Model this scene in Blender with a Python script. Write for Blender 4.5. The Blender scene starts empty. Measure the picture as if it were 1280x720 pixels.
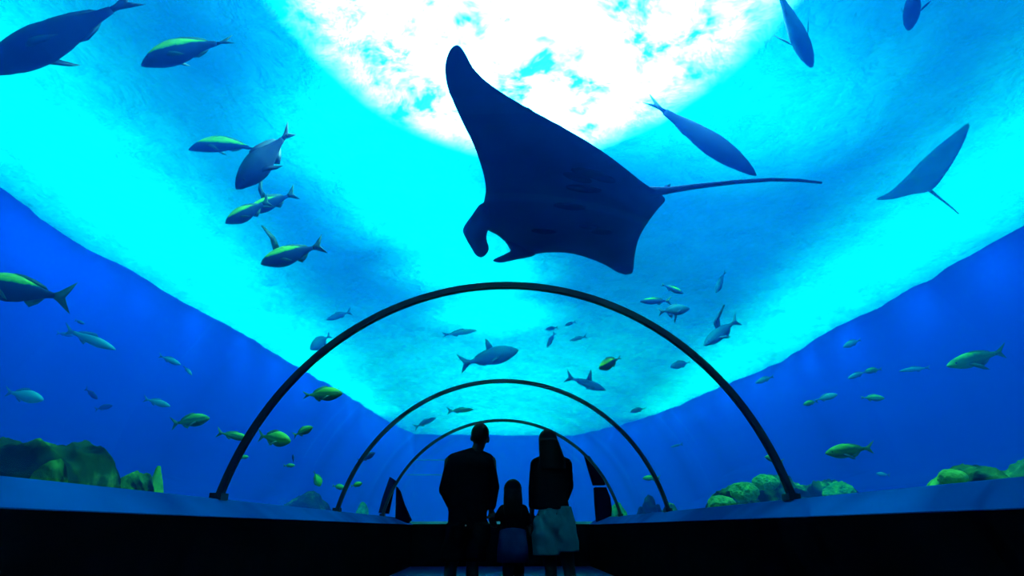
import bpy, bmesh, math, random
from mathutils import Vector, Matrix, noise
from mathutils.geometry import delaunay_2d_cdt
PI = math.pi
R = math.radians
random.seed(7)
SC = bpy.context.scene
COL = SC.collection

# ------------------------------------------------------------------ camera
EYE = 0.80
CAM = Vector((-0.08, 0.0, EYE))
F = 800.0
PITCH = math.atan(300.0 / F)
YAW = -0.0211
cd = bpy.data.cameras.new('camera')
cam = bpy.data.objects.new('camera', cd)
COL.objects.link(cam)
cam.location = CAM
cam.rotation_euler = (PI / 2 + PITCH, 0, YAW)
cd.sensor_width = 36.0
cd.lens = 36.0 * F / 1280.0
cd.clip_start = 0.05
cd.clip_end = 300
SC.camera = cam
CM = cam.rotation_euler.to_matrix()
CAMUP = CM @ Vector((0, 1, 0))


def ray(px, py):
    return CM @ Vector(((px - 640) / F, -(py - 360) / F, -1.0))


def at_y(px, py, Y):
    d = ray(px, py)
    return CAM + d * (Y / d.y)


def at_z(px, py, z):
    d = ray(px, py)
    return CAM + d * ((z - CAM.z) / d.z)


def at_d(px, py, dist):
    return CAM + ray(px, py).normalized() * dist


# ------------------------------------------------------------------ helpers
def link(name, me, mats, parent=None, smooth=True):
    o = bpy.data.objects.new(name, me)
    COL.objects.link(o)
    for m in (mats if isinstance(mats, (list, tuple)) else [mats]):
        me.materials.append(m)
    if smooth:
        for p in me.polygons:
            p.use_smooth = True
    if parent is not None:
        o.parent = parent
    return o


def obj(name, bm, mats, parent=None, smooth=True):
    bmesh.ops.recalc_face_normals(bm, faces=bm.faces)
    me = bpy.data.meshes.new(name)
    bm.to_mesh(me)
    bm.free()
    return link(name, me, mats, parent, smooth)


def tag(o, label, cat, group=None, kind=None):
    o['label'] = label
    o['category'] = cat
    if group:
        o['group'] = group
    if kind:
        o['kind'] = kind
    return o


def struct(o):
    o['kind'] = 'structure'
    return o


def empty(name, loc=(0, 0, 0)):
    o = bpy.data.objects.new(name, None)
    o.empty_display_size = 0.1
    COL.objects.link(o)
    o.location = loc
    return o


def add_box(bm, lo, hi):
    v = [bm.verts.new((x, y, z)) for z in (lo[2], hi[2]) for y in (lo[1], hi[1]) for x in (lo[0], hi[0])]
    for f in ((0, 1, 3, 2), (4, 6, 7, 5), (0, 4, 5, 1), (2, 3, 7, 6), (0, 2, 6, 4), (1, 5, 7, 3)):
        bm.faces.new([v[i] for i in f])


def prism(bm, pts, ax0, ax1, axis='y'):
    """closed prism: pts are 2-D, extruded between ax0 and ax1 along axis"""
    def mk(a, b, t):
        return (a, t, b) if axis == 'y' else ((a, b, t) if axis == 'z' else (t, a, b))
    A = [bm.verts.new(mk(p[0], p[1], ax0)) for p in pts]
    B = [bm.verts.new(mk(p[0], p[1], ax1)) for p in pts]
    n = len(pts)
    bm.faces.new(A)
    bm.faces.new(list(reversed(B)))
    for i in range(n):
        j = (i + 1) % n
        bm.faces.new((A[i], B[i], B[j], A[j]))


def tube(bm, pts, rad, seg=10, squash=1.0):
    """tube along points, radius per point"""
    pts = [Vector(p) for p in pts]
    n = len(pts)
    rad = rad if isinstance(rad, (list, tuple)) else [rad] * n
    rings = []
    up = None
    for i, p in enumerate(pts):
        t = (pts[min(i + 1, n - 1)] - pts[max(i - 1, 0)]).normalized()
        if up is None:
            up = t.orthogonal().normalized()
        a = (up - t * up.dot(t)).normalized()
        b = t.cross(a)
        up = a
        rings.append([bm.verts.new(p + (a * math.cos(2 * PI * k / seg) + b * math.sin(2 * PI * k / seg) * squash) * rad[i]) for k in range(seg)])
    for i in range(n - 1):
        for k in range(seg):
            l = (k + 1) % seg
            bm.faces.new((rings[i][k], rings[i][l], rings[i + 1][l], rings[i + 1][k]))
    bm.faces.new(list(reversed(rings[0])))
    bm.faces.new(rings[-1])


def ellipsoid(bm, c, r, rot=None, sub=3):
    m = Matrix.Translation(Vector(c))
    if rot is not None:
        m = m @ rot.to_4x4()
    m = m @ Matrix.Diagonal((r[0], r[1], r[2], 1))
    bmesh.ops.create_icosphere(bm, subdivisions=sub, radius=1.0, matrix=m)


def catmull(pts, n=5, closed=True):
    pts = [Vector(p) for p in pts]
    out = []
    L = len(pts)
    rng = range(L) if closed else range(L - 1)
    for i in rng:
        if closed:
            p0, p1, p2, p3 = pts[i - 1], pts[i], pts[(i + 1) % L], pts[(i + 2) % L]
        else:
            p0, p1, p2, p3 = pts[max(i - 1, 0)], pts[i], pts[i + 1], pts[min(i + 2, L - 1)]
        for k in range(n):
            t = k / n
            out.append(0.5 * ((2 * p1) + (-p0 + p2) * t + (2 * p0 - 5 * p1 + 4 * p2 - p3) * t * t + (-p0 + 3 * p1 - 3 * p2 + p3) * t ** 3))
    if not closed:
        out.append(pts[-1])
    return out


def remeshed(name, bm, mats, voxel, parent=None, smooth_it=4):
    """union everything in bm into one continuous skin"""
    o = obj('tmp', bm, [], None)
    m = o.modifiers.new('r', 'REMESH')
    m.mode = 'VOXEL'
    m.voxel_size = voxel
    s = o.modifiers.new('s', 'SMOOTH')
    s.iterations = smooth_it
    s.factor = 0.5
    dg = bpy.context.evaluated_depsgraph_get()
    me = bpy.data.meshes.new_from_object(o.evaluated_get(dg))
    bpy.data.objects.remove(o)
    me.materials.clear()
    me.name = name
    return link(name, me, mats, parent)


# ------------------------------------------------------------------ materials
def mat(name, color=(0.5, 0.5, 0.5), rough=0.6, metal=0.0, spec=0.5):
    m = bpy.data.materials.new(name)
    m.use_nodes = True
    b = m.node_tree.nodes['Principled BSDF']
    b.inputs['Base Color'].default_value = (*color, 1)
    b.inputs['Roughness'].default_value = rough
    b.inputs['Metallic'].default_value = metal
    b.inputs['Specular IOR Level'].default_value = spec
    return m


def nn(m, t, **kw):
    n = m.node_tree.nodes.new(t)
    for k, v in kw.items():
        setattr(n, k, v)
    return n


def noisy(name, c1, c2, scale, rough=0.7, bump=0.0, spec=0.3, detail=4, lo=0.35, hi=0.65, c3=None, coord='Object'):
    m = mat(name, c1, rough, 0, spec)
    nt = m.node_tree
    b = nt.nodes['Principled BSDF']
    tc = nn(m, 'ShaderNodeTexCoord')
    no = nn(m, 'ShaderNodeTexNoise')
    no.inputs['Scale'].default_value = scale
    no.inputs['Detail'].default_value = detail
    nt.links.new(tc.outputs[coord], no.inputs['Vector'])
    cr = nn(m, 'ShaderNodeValToRGB')
    cr.color_ramp.elements[0].position = lo
    cr.color_ramp.elements[0].color = (*c1, 1)
    cr.color_ramp.elements[1].position = hi
    cr.color_ramp.elements[1].color = (*c2, 1)
    if c3:
        e = cr.color_ramp.elements.new(min(hi + 0.12, 0.99))
        e.color = (*c3, 1)
    nt.links.new(no.outputs['Fac'], cr.inputs['Fac'])
    nt.links.new(cr.outputs['Color'], b.inputs['Base Color'])
    if bump:
        bp = nn(m, 'ShaderNodeBump')
        bp.inputs['Strength'].default_value = bump
        bp.inputs['Distance'].default_value = 0.02
        nt.links.new(no.outputs['Fac'], bp.inputs['Height'])
        nt.links.new(bp.outputs['Normal'], b.inputs['Normal'])
    return m


def fish_mat(name, stops, noise_amt=0.02, rough=0.6, spec=0.06):  # own markings, plus bellies toned darker as painted shade
    """colour bands from belly to back (object z, unit-length fish)"""
    m = mat(name, stops[0][1], rough, 0, spec)
    nt = m.node_tree
    b = nt.nodes['Principled BSDF']
    tc = nn(m, 'ShaderNodeTexCoord')
    sp = nn(m, 'ShaderNodeSeparateXYZ')
    nt.links.new(tc.outputs['Object'], sp.inputs[0])
    no = nn(m, 'ShaderNodeTexNoise')
    no.inputs['Scale'].default_value = 14
    nt.links.new(tc.outputs['Object'], no.inputs['Vector'])
    ma = nn(m, 'ShaderNodeMath', operation='MULTIPLY_ADD')
    ma.inputs[1].default_value = noise_amt * 2
    nt.links.new(no.outputs['Fac'], ma.inputs[0])
    nt.links.new(sp.outputs['Z'], ma.inputs[2])
    mr = nn(m, 'ShaderNodeMapRange')
    mr.inputs['From Min'].default_value = -0.15
    mr.inputs['From Max'].default_value = 0.2
    nt.links.new(ma.outputs[0], mr.inputs['Value'])
    cr = nn(m, 'ShaderNodeValToRGB')
    el = cr.color_ramp.elements
    el[0].position, el[0].color = stops[0][0], (*stops[0][1], 1)
    el[1].position, el[1].color = stops[-1][0], (*stops[-1][1], 1)
    for p, c in stops[1:-1]:
        e = el.new(p)
        e.color = (*c, 1)
    nt.links.new(mr.outputs['Result'], cr.inputs['Fac'])
    nt.links.new(cr.outputs['Color'], b.inputs['Base Color'])
    return m


M = {}
M['black'] = noisy('matt_black_paint', (0.0008, 0.0010, 0.0016), (0.0014, 0.0018, 0.003), 3, 0.95, spec=0.0)
M['floor'] = noisy('dark_floor', (0.0, 0.003, 0.04), (0.0, 0.006, 0.07), 1.2, 0.3, spec=0.15)
M['ledge'] = noisy('blue_ledge', (0.0, 0.022, 0.10), (0.0, 0.045, 0.17), 0.8, 0.6, spec=0.0, detail=2, lo=0.42, hi=0.62)
M['rib'] = mat('dark_steel', (0.006, 0.010, 0.02), 0.45, 0.3, 0.4)
M['tankwall'] = noisy('blue_tank_wall', (0.0, 0.020, 0.24), (0.0, 0.028, 0.30), 0.15, 0.9, spec=0.0, detail=2)
M['sand'] = noisy('sand', (0.25, 0.32, 0.25), (0.4, 0.5, 0.4), 2, 0.95, bump=0.3, spec=0.0)
M['rock'] = noisy('algae_rock', (0.001, 0.004, 0.002), (0.03, 0.11, 0.014), 5.0, 0.9, bump=1.0, spec=0.0, detail=7, lo=0.42, hi=0.58, c3=(0.16, 0.42, 0.05))
M['darkrock'] = noisy('dark_algae_rock', (0.001, 0.005, 0.003), (0.012, 0.045, 0.010), 3.0, 0.9, bump=1.0, spec=0.0, detail=7, lo=0.45, hi=0.6, c3=(0.08, 0.22, 0.03))
M['coral'] = noisy('bright_coral', (0.03, 0.13, 0.02), (0.13, 0.36, 0.04), 6, 0.9, bump=0.6, spec=0.05)
M['cloth'] = noisy('black_cloth', (0.0015, 0.0015, 0.002), (0.003, 0.003, 0.004), 30, 0.95, spec=0.0)
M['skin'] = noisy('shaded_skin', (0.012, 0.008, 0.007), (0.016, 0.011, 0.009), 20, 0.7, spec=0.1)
M['hair'] = noisy('black_hair', (0.001, 0.001, 0.001), (0.003, 0.002, 0.002), 60, 0.8, spec=0.05)
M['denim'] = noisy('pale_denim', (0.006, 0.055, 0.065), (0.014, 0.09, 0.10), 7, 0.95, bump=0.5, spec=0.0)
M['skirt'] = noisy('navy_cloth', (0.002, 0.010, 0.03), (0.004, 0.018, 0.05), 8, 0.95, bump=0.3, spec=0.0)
M['shoe'] = mat('dark_shoe', (0.004, 0.004, 0.005), 0.6)
M['button'] = mat('pale_button', (0.08, 0.08, 0.08), 0.5)
M['panel'] = noisy('dark_cladding', (0.0005, 0.001, 0.005), (0.001, 0.002, 0.008), 2, 0.8, spec=0.0)
M['reflection'] = mat('pale_reflection', (0.05, 0.35, 0.6), 0.5)
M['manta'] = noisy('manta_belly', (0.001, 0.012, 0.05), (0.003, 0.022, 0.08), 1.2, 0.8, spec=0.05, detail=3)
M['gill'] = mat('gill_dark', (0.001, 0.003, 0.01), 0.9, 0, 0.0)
M['ray'] = noisy('eagle_ray_skin', (0.2, 0.6, 0.5), (0.3, 0.7, 0.6), 2, 0.8, spec=0.05)
M['snapper'] = fish_mat('snapper', [(0.0, (0.008, 0.05, 0.035)), (0.30, (0.02, 0.11, 0.03)), (0.5, (0.06, 0.24, 0.03)), (0.62, (0.025, 0.14, 0.03)), (0.72, (0.11, 0.36, 0.04)), (1.0, (0.10, 0.36, 0.03))])
M['snapperfin'] = mat('snapper_fin', (0.03, 0.15, 0.04), 0.6)
M['fusilier'] = fish_mat('fusilier', [(0.0, (0.004, 0.018, 0.07)), (0.66, (0.006, 0.06, 0.12)), (0.70, (0.10, 0.6, 0.05)), (0.78, (0.55, 1.0, 0.10)), (1.0, (0.01, 0.14, 0.06))])
M['yellowfin'] = mat('fusilier_fin', (0.02, 0.13, 0.09), 0.6)
M['pale'] = fish_mat('pale_fish', [(0.0, (0.02, 0.10, 0.16)), (0.4, (0.05, 0.26, 0.28)), (1.0, (0.18, 0.6, 0.42))])
M['palefin'] = mat('pale_fin', (0.02, 0.14, 0.22), 0.6)
M['dark'] = fish_mat('dark_fish', [(0.0, (0.001, 0.006, 0.035)), (0.6, (0.002, 0.018, 0.06)), (1.0, (0.006, 0.06, 0.08))])
M['darkfin'] = mat('dark_fin', (0.008, 0.03, 0.06), 0.6)
M['grey'] = fish_mat('grey_fish', [(0.0, (0.004, 0.10, 0.15)), (0.6, (0.006, 0.13, 0.18)), (1.0, (0.015, 0.20, 0.2))])
M['greyfin'] = mat('grey_fin', (0.005, 0.11, 0.15), 0.6)
M['eye'] = mat('fish_eye', (0.003, 0.003, 0.003), 0.2)

# acrylic: clear with a faint glossy coat
m = bpy.data.materials.new('clear_acrylic')
m.use_nodes = True
nt = m.node_tree
nt.nodes.clear()
out = nn(m, 'ShaderNodeOutputMaterial')
mx = nn(m, 'ShaderNodeMixShader')
lw = nn(m, 'ShaderNodeLayerWeight')
lw.inputs['Blend'].default_value = 0.5
pw = nn(m, 'ShaderNodeMath', operation='POWER')
pw.inputs[1].default_value = 5.0
nt.links.new(lw.outputs['Facing'], pw.inputs[0])
fr = nn(m, 'ShaderNodeMath', operation='MULTIPLY_ADD')
fr.inputs[1].default_value = 0.12
fr.inputs[2].default_value = 0.006
nt.links.new(pw.outputs[0], fr.inputs[0])
tr = nn(m, 'ShaderNodeBsdfTransparent')
tr.inputs['Color'].default_value = (0.99, 0.995, 1, 1)
gl = nn(m, 'ShaderNodeBsdfGlossy')
gl.inputs['Roughness'].default_value = 0.03
nt.links.new(fr.outputs[0], mx.inputs[0])
nt.links.new(tr.outputs[0], mx.inputs[1])
nt.links.new(gl.outputs[0], mx.inputs[2])
nt.links.new(mx.outputs[0], out.inputs['Surface'])
M['acrylic'] = m

# water body: absorbs red first, scatters blue
m = bpy.data.materials.new('sea_water')
m.use_nodes = True
nt = m.node_tree
nt.nodes.clear()
out = nn(m, 'ShaderNodeOutputMaterial')
tr = nn(m, 'ShaderNodeBsdfTransparent')
nt.links.new(tr.outputs[0], out.inputs['Surface'])
va = nn(m, 'ShaderNodeVolumeAbsorption')
va.inputs['Color'].default_value = (0.0, 0.92, 0.985, 1)
va.inputs['Density'].default_value = 0.30
vs = nn(m, 'ShaderNodeVolumeScatter')
vs.inputs['Color'].default_value = (0.0, 0.17, 1.0, 1)
vs.inputs['Density'].default_value = 0.055
ad = nn(m, 'ShaderNodeAddShader')
nt.links.new(va.outputs[0], ad.inputs[0])
nt.links.new(vs.outputs[0], ad.inputs[1])
nt.links.new(ad.outputs[0], out.inputs['Volume'])
M['water'] = m

# rippled water surface seen from below: lets light through, partly diffused by the ripples
m = bpy.data.materials.new('rippled_surface')
m.use_nodes = True
nt = m.node_tree
nt.nodes.clear()
out = nn(m, 'ShaderNodeOutputMaterial')
mx = nn(m, 'ShaderNodeMixShader')
mx.inputs[0].default_value = 0.90
tr = nn(m, 'ShaderNodeBsdfTransparent')
tr.inputs['Color'].default_value = (0.7, 0.95, 1.0, 1)
tl = nn(m, 'ShaderNodeBsdfTranslucent')
tc = nn(m, 'ShaderNodeTexCoord')
mp = nn(m, 'ShaderNodeMapping')
mp.inputs['Scale'].default_value = (1.0, 0.75, 1.0)
n1 = nn(m, 'ShaderNodeTexNoise')
n1.inputs['Scale'].default_value = 1.7
n1.inputs['Detail'].default_value = 4
n1.inputs['Roughness'].default_value = 0.6
n1.inputs['Distortion'].default_value = 0.25
nt.links.new(tc.outputs['Object'], mp.inputs[0])
nt.links.new(mp.outputs[0], n1.inputs['Vector'])
cr = nn(m, 'ShaderNodeValToRGB')  # white and cyan light mottling painted into the colour by noise
cr.color_ramp.elements[0].position = 0.36
cr.color_ramp.elements[0].color = (0.01, 0.80, 0.88, 1)
cr.color_ramp.elements[1].position = 0.64
cr.color_ramp.elements[1].color = (0.9, 0.97, 1.0, 1)
nt.links.new(n1.outputs['Fac'], cr.inputs['Fac'])
nt.links.new(cr.outputs['Color'], tl.inputs['Color'])
bp = nn(m, 'ShaderNodeBump')
bp.inputs['Strength'].default_value = 1.0
bp.inputs['Distance'].default_value = 0.25
nt.links.new(n1.outputs['Fac'], bp.inputs['Height'])
nt.links.new(bp.outputs['Normal'], tl.inputs['Normal'])
nt.links.new(tr.outputs[0], mx.inputs[1])
nt.links.new(tl.outputs[0], mx.inputs[2])
nt.links.new(mx.outputs[0], out.inputs['Surface'])
M['surface'] = m

# ------------------------------------------------------------------ tunnel
WB = 2.213            # half width of the vault at its foot
ZB = EYE + 0.22       # foot height
ZT = EYE + 1.97       # crown height
HH = ZT - ZB
RR = (WB * WB + HH * HH) / (2 * HH)
ZC = ZT - RR
A0 = math.atan2(ZB - ZC, WB)
Y0, Y1 = -2.6, 15.5
XP = 2.0              # inner face of the parapets
ZP = EYE + 0.07       # parapet top


def arc(r_off=0.0, n=48):
    r = RR + r_off
    return [(r * math.cos(A0 + (PI - 2 * A0) * k / n), ZC + r * math.sin(A0 + (PI - 2 * A0) * k / n)) for k in range(n + 1)]


def vault_strip(ya, yb, r0, r1, n=48):
    bm = bmesh.new()
    a, b = arc(r0, n), arc(r1, n)
    prof = a + list(reversed(b))
    prism_bm = []
    A = [bm.verts.new((p[0], ya, p[1])) for p in prof]
    B = [bm.verts.new((p[0], yb, p[1])) for p in prof]
    N = len(prof)
    for i in range(N):
        j = (i + 1) % N
        bm.faces.new((A[i], B[i], B[j], A[j]))
    for V in (A, B):
        for i in range(n):
            bm.faces.new((V[i], V[i + 1], V[N - 2 - i], V[N - 1 - i]))
    return bm


RIBS = [1.35, 5.2, 9.06, 12.65]
edges_y = [Y0] + RIBS + [Y1]
for i in range(len(edges_y) - 1):
    o = struct(obj('window_%d' % (i + 1), vault_strip(edges_y[i] + 0.004, edges_y[i + 1] - 0.004, 0.03, 0.055), M['acrylic']))

rib_labels = [
    ('near dark steel arch rib overhead, closest to the camera', 0.030),
    ('largest dark steel arch rib spanning the tunnel in full view', 0.030),
    ('middle dark steel arch rib, between the largest and the farthest', 0.030),
    ('farthest and smallest dark steel arch rib around the three people', 0.032)]
for (lab, rr_), y in zip(rib_labels, RIBS):
    if y < 2:
        continue
    root = empty('arch_rib', (0, y, ZB))
    tag(root, lab, 'arch', 'steel ribs of the tunnel')
    bm = vault_strip(-0.028, 0.028, -0.022, 0.028, 72)
    bmesh.ops.translate(bm, verts=bm.verts, vec=(0, 0, -ZB))
    obj('rib_bar', bm, M['rib'], root, smooth=False)
    for s in (-1, 1):
        bm = bmesh.new()
        add_box(bm, (s * WB - 0.05, -0.07, -0.02), (s * WB + 0.04, 0.07, 0.03))
        obj('foot_plate', bm, M['rib'], root, smooth=False)

# floor, parapets, ledges
bm = bmesh.new()
add_box(bm, (-XP, Y0, -0.1), (XP, Y1, 0))
struct(obj('floor', bm, M['floor'], smooth=False))
for nm, s in (('wall_left', -1), ('wall_right', 1)):
    bm = bmesh.new()
    prism(bm, [(s * XP, -0.1), (s * XP, ZP), (s * (XP + 0.02), ZP), (s * (WB + 0.10), ZP), (s * (WB + 0.10), -0.1)], Y0, Y1)
    struct(obj(nm, bm, M['black'], smooth=False))
for k, s in ((1, -1), (2, 1)):
    bm = bmesh.new()
    prism(bm, [(s * (XP + 0.004), ZP), (s * (XP + 0.004), ZP + 0.006), (s * (WB - 0.02), ZB - 0.015), (s * (WB + 0.10), ZB), (s * (WB + 0.10), ZP)], Y0, Y1)
    struct(obj('trim_%d' % k, bm, M['ledge'], smooth=False))
# end parapet with its ledge and the end window
bm = bmesh.new()
add_box(bm, (-WB - 0.1, Y1, -0.1), (WB + 0.1, Y1 + 0.4, ZP + 0.015))
struct(obj('wall_end', bm, M['black'], smooth=False))
bm = bmesh.new()
add_box(bm, (-WB - 0.1, Y1 + 0.03, ZP + 0.015), (WB + 0.1, Y1 + 0.4, ZP + 0.07))
struct(obj('trim_3', bm, M['sand'], smooth=False))
bm = bmesh.new()
prism(bm, [(-WB, ZP + 0.07)] + [(-p[0], p[1]) for p in arc(0.03)] + [(WB, ZP + 0.07)], Y1 + 0.30, Y1 + 0.34)
struct(obj('window_6', bm, M['acrylic'], smooth=False))
# unseen black wall added behind the camera to block light from behind
bm = bmesh.new()
prism(bm, [(-WB - 0.1, -0.1), (-WB - 0.1, ZB)] + [(-p[0], p[1]) for p in arc(0.06)] + [(WB + 0.1, ZB), (WB + 0.1, -0.1)], Y0 - 0.15, Y0)
struct(obj('wall_back_blocker', bm, M['black'], smooth=False))


# dark cladding at the far arch
def pxpanel(name, pts, y, depth, label, extra=None):
    bm = bmesh.new()
    P = [at_y(px, py, y) for px, py in pts]
    prism(bm, [(p.x, p.z) for p in P], y, y + depth)
    o = obj(name, bm, M['panel'], None, smooth=False)
    return tag(o, label, 'panel', 'dark cladding panels at the far arch')


YB = 13.0
pxpanel('cladding_panel', [(732, 569), (737, 570), (747, 584), (755, 600), (757, 606), (743, 606), (738, 590)], YB, 0.25,
        'upper dark tapering panel against the right side of the far arch')
pxpanel('cladding_panel', [(744, 609), (758, 609), (763, 622), (765, 636), (764, 645), (747, 652), (745, 630)], YB, 0.25,
        'lower dark panel at the right foot of the far arch')
pxpanel('cladding_panel', [(495, 608), (499, 614), (504, 630), (513, 650), (509, 654), (494, 648)], YB, 0.25,
        'narrow dark wedge panel at the left foot of the far arch')
pxpanel('cladding_panel', [(487, 596), (493, 600), (489, 618), (484, 642), (473, 641), (478, 622)], YB + 0.1, 0.25,
        'dark slanting panel left of the wedge beside the far arch')
for (xa, xb, y_, lab) in ((514, 558, 575, 'upper thin pale bar standing in for a reflection behind the man'), (508, 556, 593.5, 'lower thin pale bar standing in for a reflection behind the man')):  # bars modelled in place of bright reflections in the end window
    bm = bmesh.new()
    tube(bm, [at_y(xa, y_, 15.7), at_y((xa + xb) / 2, y_, 15.7), at_y(xb, y_, 15.7)], 0.012, 8)
    tag(obj('reflection', bm, M['reflection']), lab, 'reflection', 'pale bars standing in for reflections at the tunnel end')

# ------------------------------------------------------------------ tank shell
HS = EYE + 6.0
left_px = [(0, 236), (49, 273), (92, 301), (148, 329), (210, 366), (276, 403), (328, 432), (361, 453), (430, 492), (487, 528), (520, 543)]
right_px = [(1280, 282), (1200, 326), (1100, 383), (1023, 422), (968, 456), (890, 488), (835, 512), (780, 530), (715, 545)]
L = [at_z(x, y, HS) for x, y in left_px]
Rr = [at_z(x, y, HS) for x, y in right_px]
Lp = [Vector((-9.6, -3.2)), Vector((-9.6, 3.0)), Vector((-9.5, 7.0))] + [Vector((p.x, p.y)) for p in L]
Rp = [Vector((11.2, -3.2)), Vector((11.2, 4.0)), Vector((11.0, 9.0))] + [Vector((p.x, p.y)) for p in Rr]


def wall_sheet(name, pts, thick, z0, z1):
    bm = bmesh.new()
    pts = catmull(pts, 4, closed=False)
    inn, outr = [], []
    for i, p in enumerate(pts):
        t = (pts[min(i + 1, len(pts) - 1)] - pts[max(i - 1, 0)]).normalized()
        nrm = Vector((-t.y, t.x)) * thick
        inn.append(p)
        outr.append(p + nrm)
    A = [[bm.verts.new((q.x, q.y, z)) for q in row] for row in (inn, outr) for z in (z0, z1)]
    i0, i1, o0, o1 = A
    for k in range(len(pts) - 1):
        bm.faces.new((i0[k], i0[k + 1], i1[k + 1], i1[k]))
        bm.faces.new((o0[k], o1[k], o1[k + 1], o0[k + 1]))
        bm.faces.new((i1[k], i1[k + 1], o1[k + 1], o1[k]))
        bm.faces.new((i0[k], o0[k], o0[k + 1], i0[k + 1]))
    bm.faces.new((i0[0], i1[0], o1[0], o0[0]))
    bm.faces.new((i0[-1], o0[-1], o1[-1], i1[-1]))
    return struct(obj(name, bm, M['tankwall']))


wall_sheet('wall_tank_left', Lp, 0.3, -0.2, HS + 0.3)
wall_sheet('wall_tank_right', Rp, -0.3, -0.2, HS + 0.3)
e0, e1 = Lp[-1], Rp[-1]
wall_sheet('wall_tank_end', [e0, (e0 + e1) / 2, e1], 0.3, -0.2, HS + 0.3)
bm = bmesh.new()
add_box(bm, (-9.6, -3.4, -0.2), (-WB - 0.12, -3.1, HS + 0.3))
add_box(bm, (WB + 0.12, -3.4, -0.2), (11.2, -3.1, HS + 0.3))
add_box(bm, (-WB - 0.12, -3.4, ZT + 0.2), (WB + 0.12, -3.1, HS + 0.3))
struct(obj('wall_tank_front', bm, M['tankwall'], smooth=False))

ymax = max(e0.y, e1.y) + 0.4
poly = Lp + list(reversed(Rp))
# sand bed, kept clear of the tunnel
SAND = 0.25
bm = bmesh.new()
add_box(bm, (-10.5, -3.1, -0.05), (-WB - 0.11, ymax, SAND))
add_box(bm, (WB + 0.11, -3.1, -0.05), (12.5, ymax, SAND))
add_box(bm, (-WB - 0.11, Y1 + 0.42, -0.05), (WB + 0.11, ymax, SAND))
tag(obj('sand_bed', bm, M['sand'], smooth=False), 'pale sand bed of the tank outside the tunnel', 'sand', kind='stuff')

# water surface
bm = bmesh.new()
xs = [-10.2 + 22.4 * i / 110 for i in range(111)]
ys = [-3.1 + (ymax + 3.1) * j / 240 for j in range(241)]
grid = [[bm.verts.new((x, y, HS + 0.06 * noise.noise(Vector((x * 0.9, y * 0.9, 0))) + 0.03 * noise.noise(Vector((x * 2.6, y * 2.6, 4))))) for x in xs] for y in ys]
for j in range(240):
    for i in range(110):
        bm.faces.new((grid[j][i], grid[j][i + 1], grid[j + 1][i + 1], grid[j + 1][i]))
tag(obj('water_surface', bm, M['surface']), 'rippled bright water surface over the tunnel, seen from below', 'water', kind='stuff')

# body of water: outer box with the air space of the tunnel hollowed out
bm = bmesh.new()
add_box(bm, (-12.2, -4.0, -0.5), (13.5, ymax + 0.6, HS + 0.12))
bmesh.ops.recalc_face_normals(bm, faces=bm.faces)
bm2 = bmesh.new()
prism(bm2, [(-WB - 0.12, -0.4), (-WB - 0.12, ZB + 0.004)] + [(-p[0], p[1]) for p in arc(0.062)] + [(WB + 0.12, ZB + 0.004), (WB + 0.12, -0.4)], Y0 - 0.2, Y1 + 0.41)
bmesh.ops.recalc_face_normals(bm2, faces=bm2.faces)
bmesh.ops.reverse_faces(bm2, faces=bm2.faces)
tmp = bpy.data.meshes.new('t')
bm2.to_mesh(tmp)
bm2.free()
bm.from_mesh(tmp)
me = bpy.data.meshes.new('water')
bm.to_mesh(me)
bm.free()
tag(link('water', me, M['water'], smooth=False), 'clear blue sea water filling the tank around the tunnel', 'water', kind='stuff')


# ------------------------------------------------------------------ rocks
def rock(center, r, seed, label, m, amp=0.35, freq=1.0, name='reef_rock', cat='rock', group='reef rocks around the tunnel'):
    bm = bmesh.new()
    bmesh.ops.create_icosphere(bm, subdivisions=6, radius=1.0)
    off = Vector((seed * 3.7, seed * 1.3, seed * 5.1))
    for v in bm.verts:
        n = v.co.normalized()
        q = Vector((n.x * r[0], n.y * r[1], n.z * r[2])) * freq
        d = noise.fractal(q * 1.2 + off, 0.8, 2.2, 6) * amp + (noise.ridged_multi_fractal(q * 1.6 + off, 0.9, 2.1, 4, 1.0, 2.0) - 1.2) * amp * 0.3
        v.co = Vector((n.x * r[0], n.y * r[1], n.z * r[2])) * (1 + d)
        v.co.z = max(v.co.z, SAND - center[2] - 0.02)
    o = obj(name, bm, m)
    o.location = center
    tag(o, label, cat, group)
    return o


def rock_px(px, py_top, Y, halfw_px, label, seed, m='rock', dy=1.0, amp=0.3, **kw):
    p = at_y(px, py_top, Y)
    a = at_y(px + halfw_px, py_top, Y)
    w = abs(a.x - p.x)
    h = (p.z - SAND) / 2
    h = p.z - SAND
    return rock((p.x, Y, SAND + 0.02), (w, dy, h), seed, label, M[m], amp, **kw)


rock_px(0, 566, 4.2, 62, 'algae-topped reef rock at the far left edge of the view', 1, 'darkrock', 0.8, 0.22)
rock_px(85, 556, 4.6, 78, 'large dark reef boulder left of the tunnel', 2, 'darkrock', 0.9, 0.2)
rock_px(172, 598, 5.2, 34, 'low yellow-green rock beside the dark left boulder', 3, 'rock', 0.5, 0.2)
rock_px(388, 621, 13.0, 42, 'low dark reef rock between the two nearest arches on the left', 4, 'darkrock', 0.9, 0.2)
rock_px(452, 630, 17.0, 14, 'small pale green rock low inside the middle arch at left', 14, 'coral', 0.7, 0.2)
rock_px(915, 612, 8.9, 48, 'broken green rock under the right foot of the largest arch, left half', 5, 'rock', 0.7, 0.14, freq=1.8)
rock_px(972, 598, 9.1, 56, 'highest hump of the right reef behind the arch foot', 6, 'rock', 0.8, 0.14, freq=1.8)
rock_px(1032, 605, 8.7, 58, 'right end of the green reef beyond the arch foot', 7, 'rock', 0.7, 0.14, freq=1.8)
rock_px(1203, 577, 4.4, 60, 'smooth green humped rock right of the tunnel', 8, 'rock', 0.8, 0.16)
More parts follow.
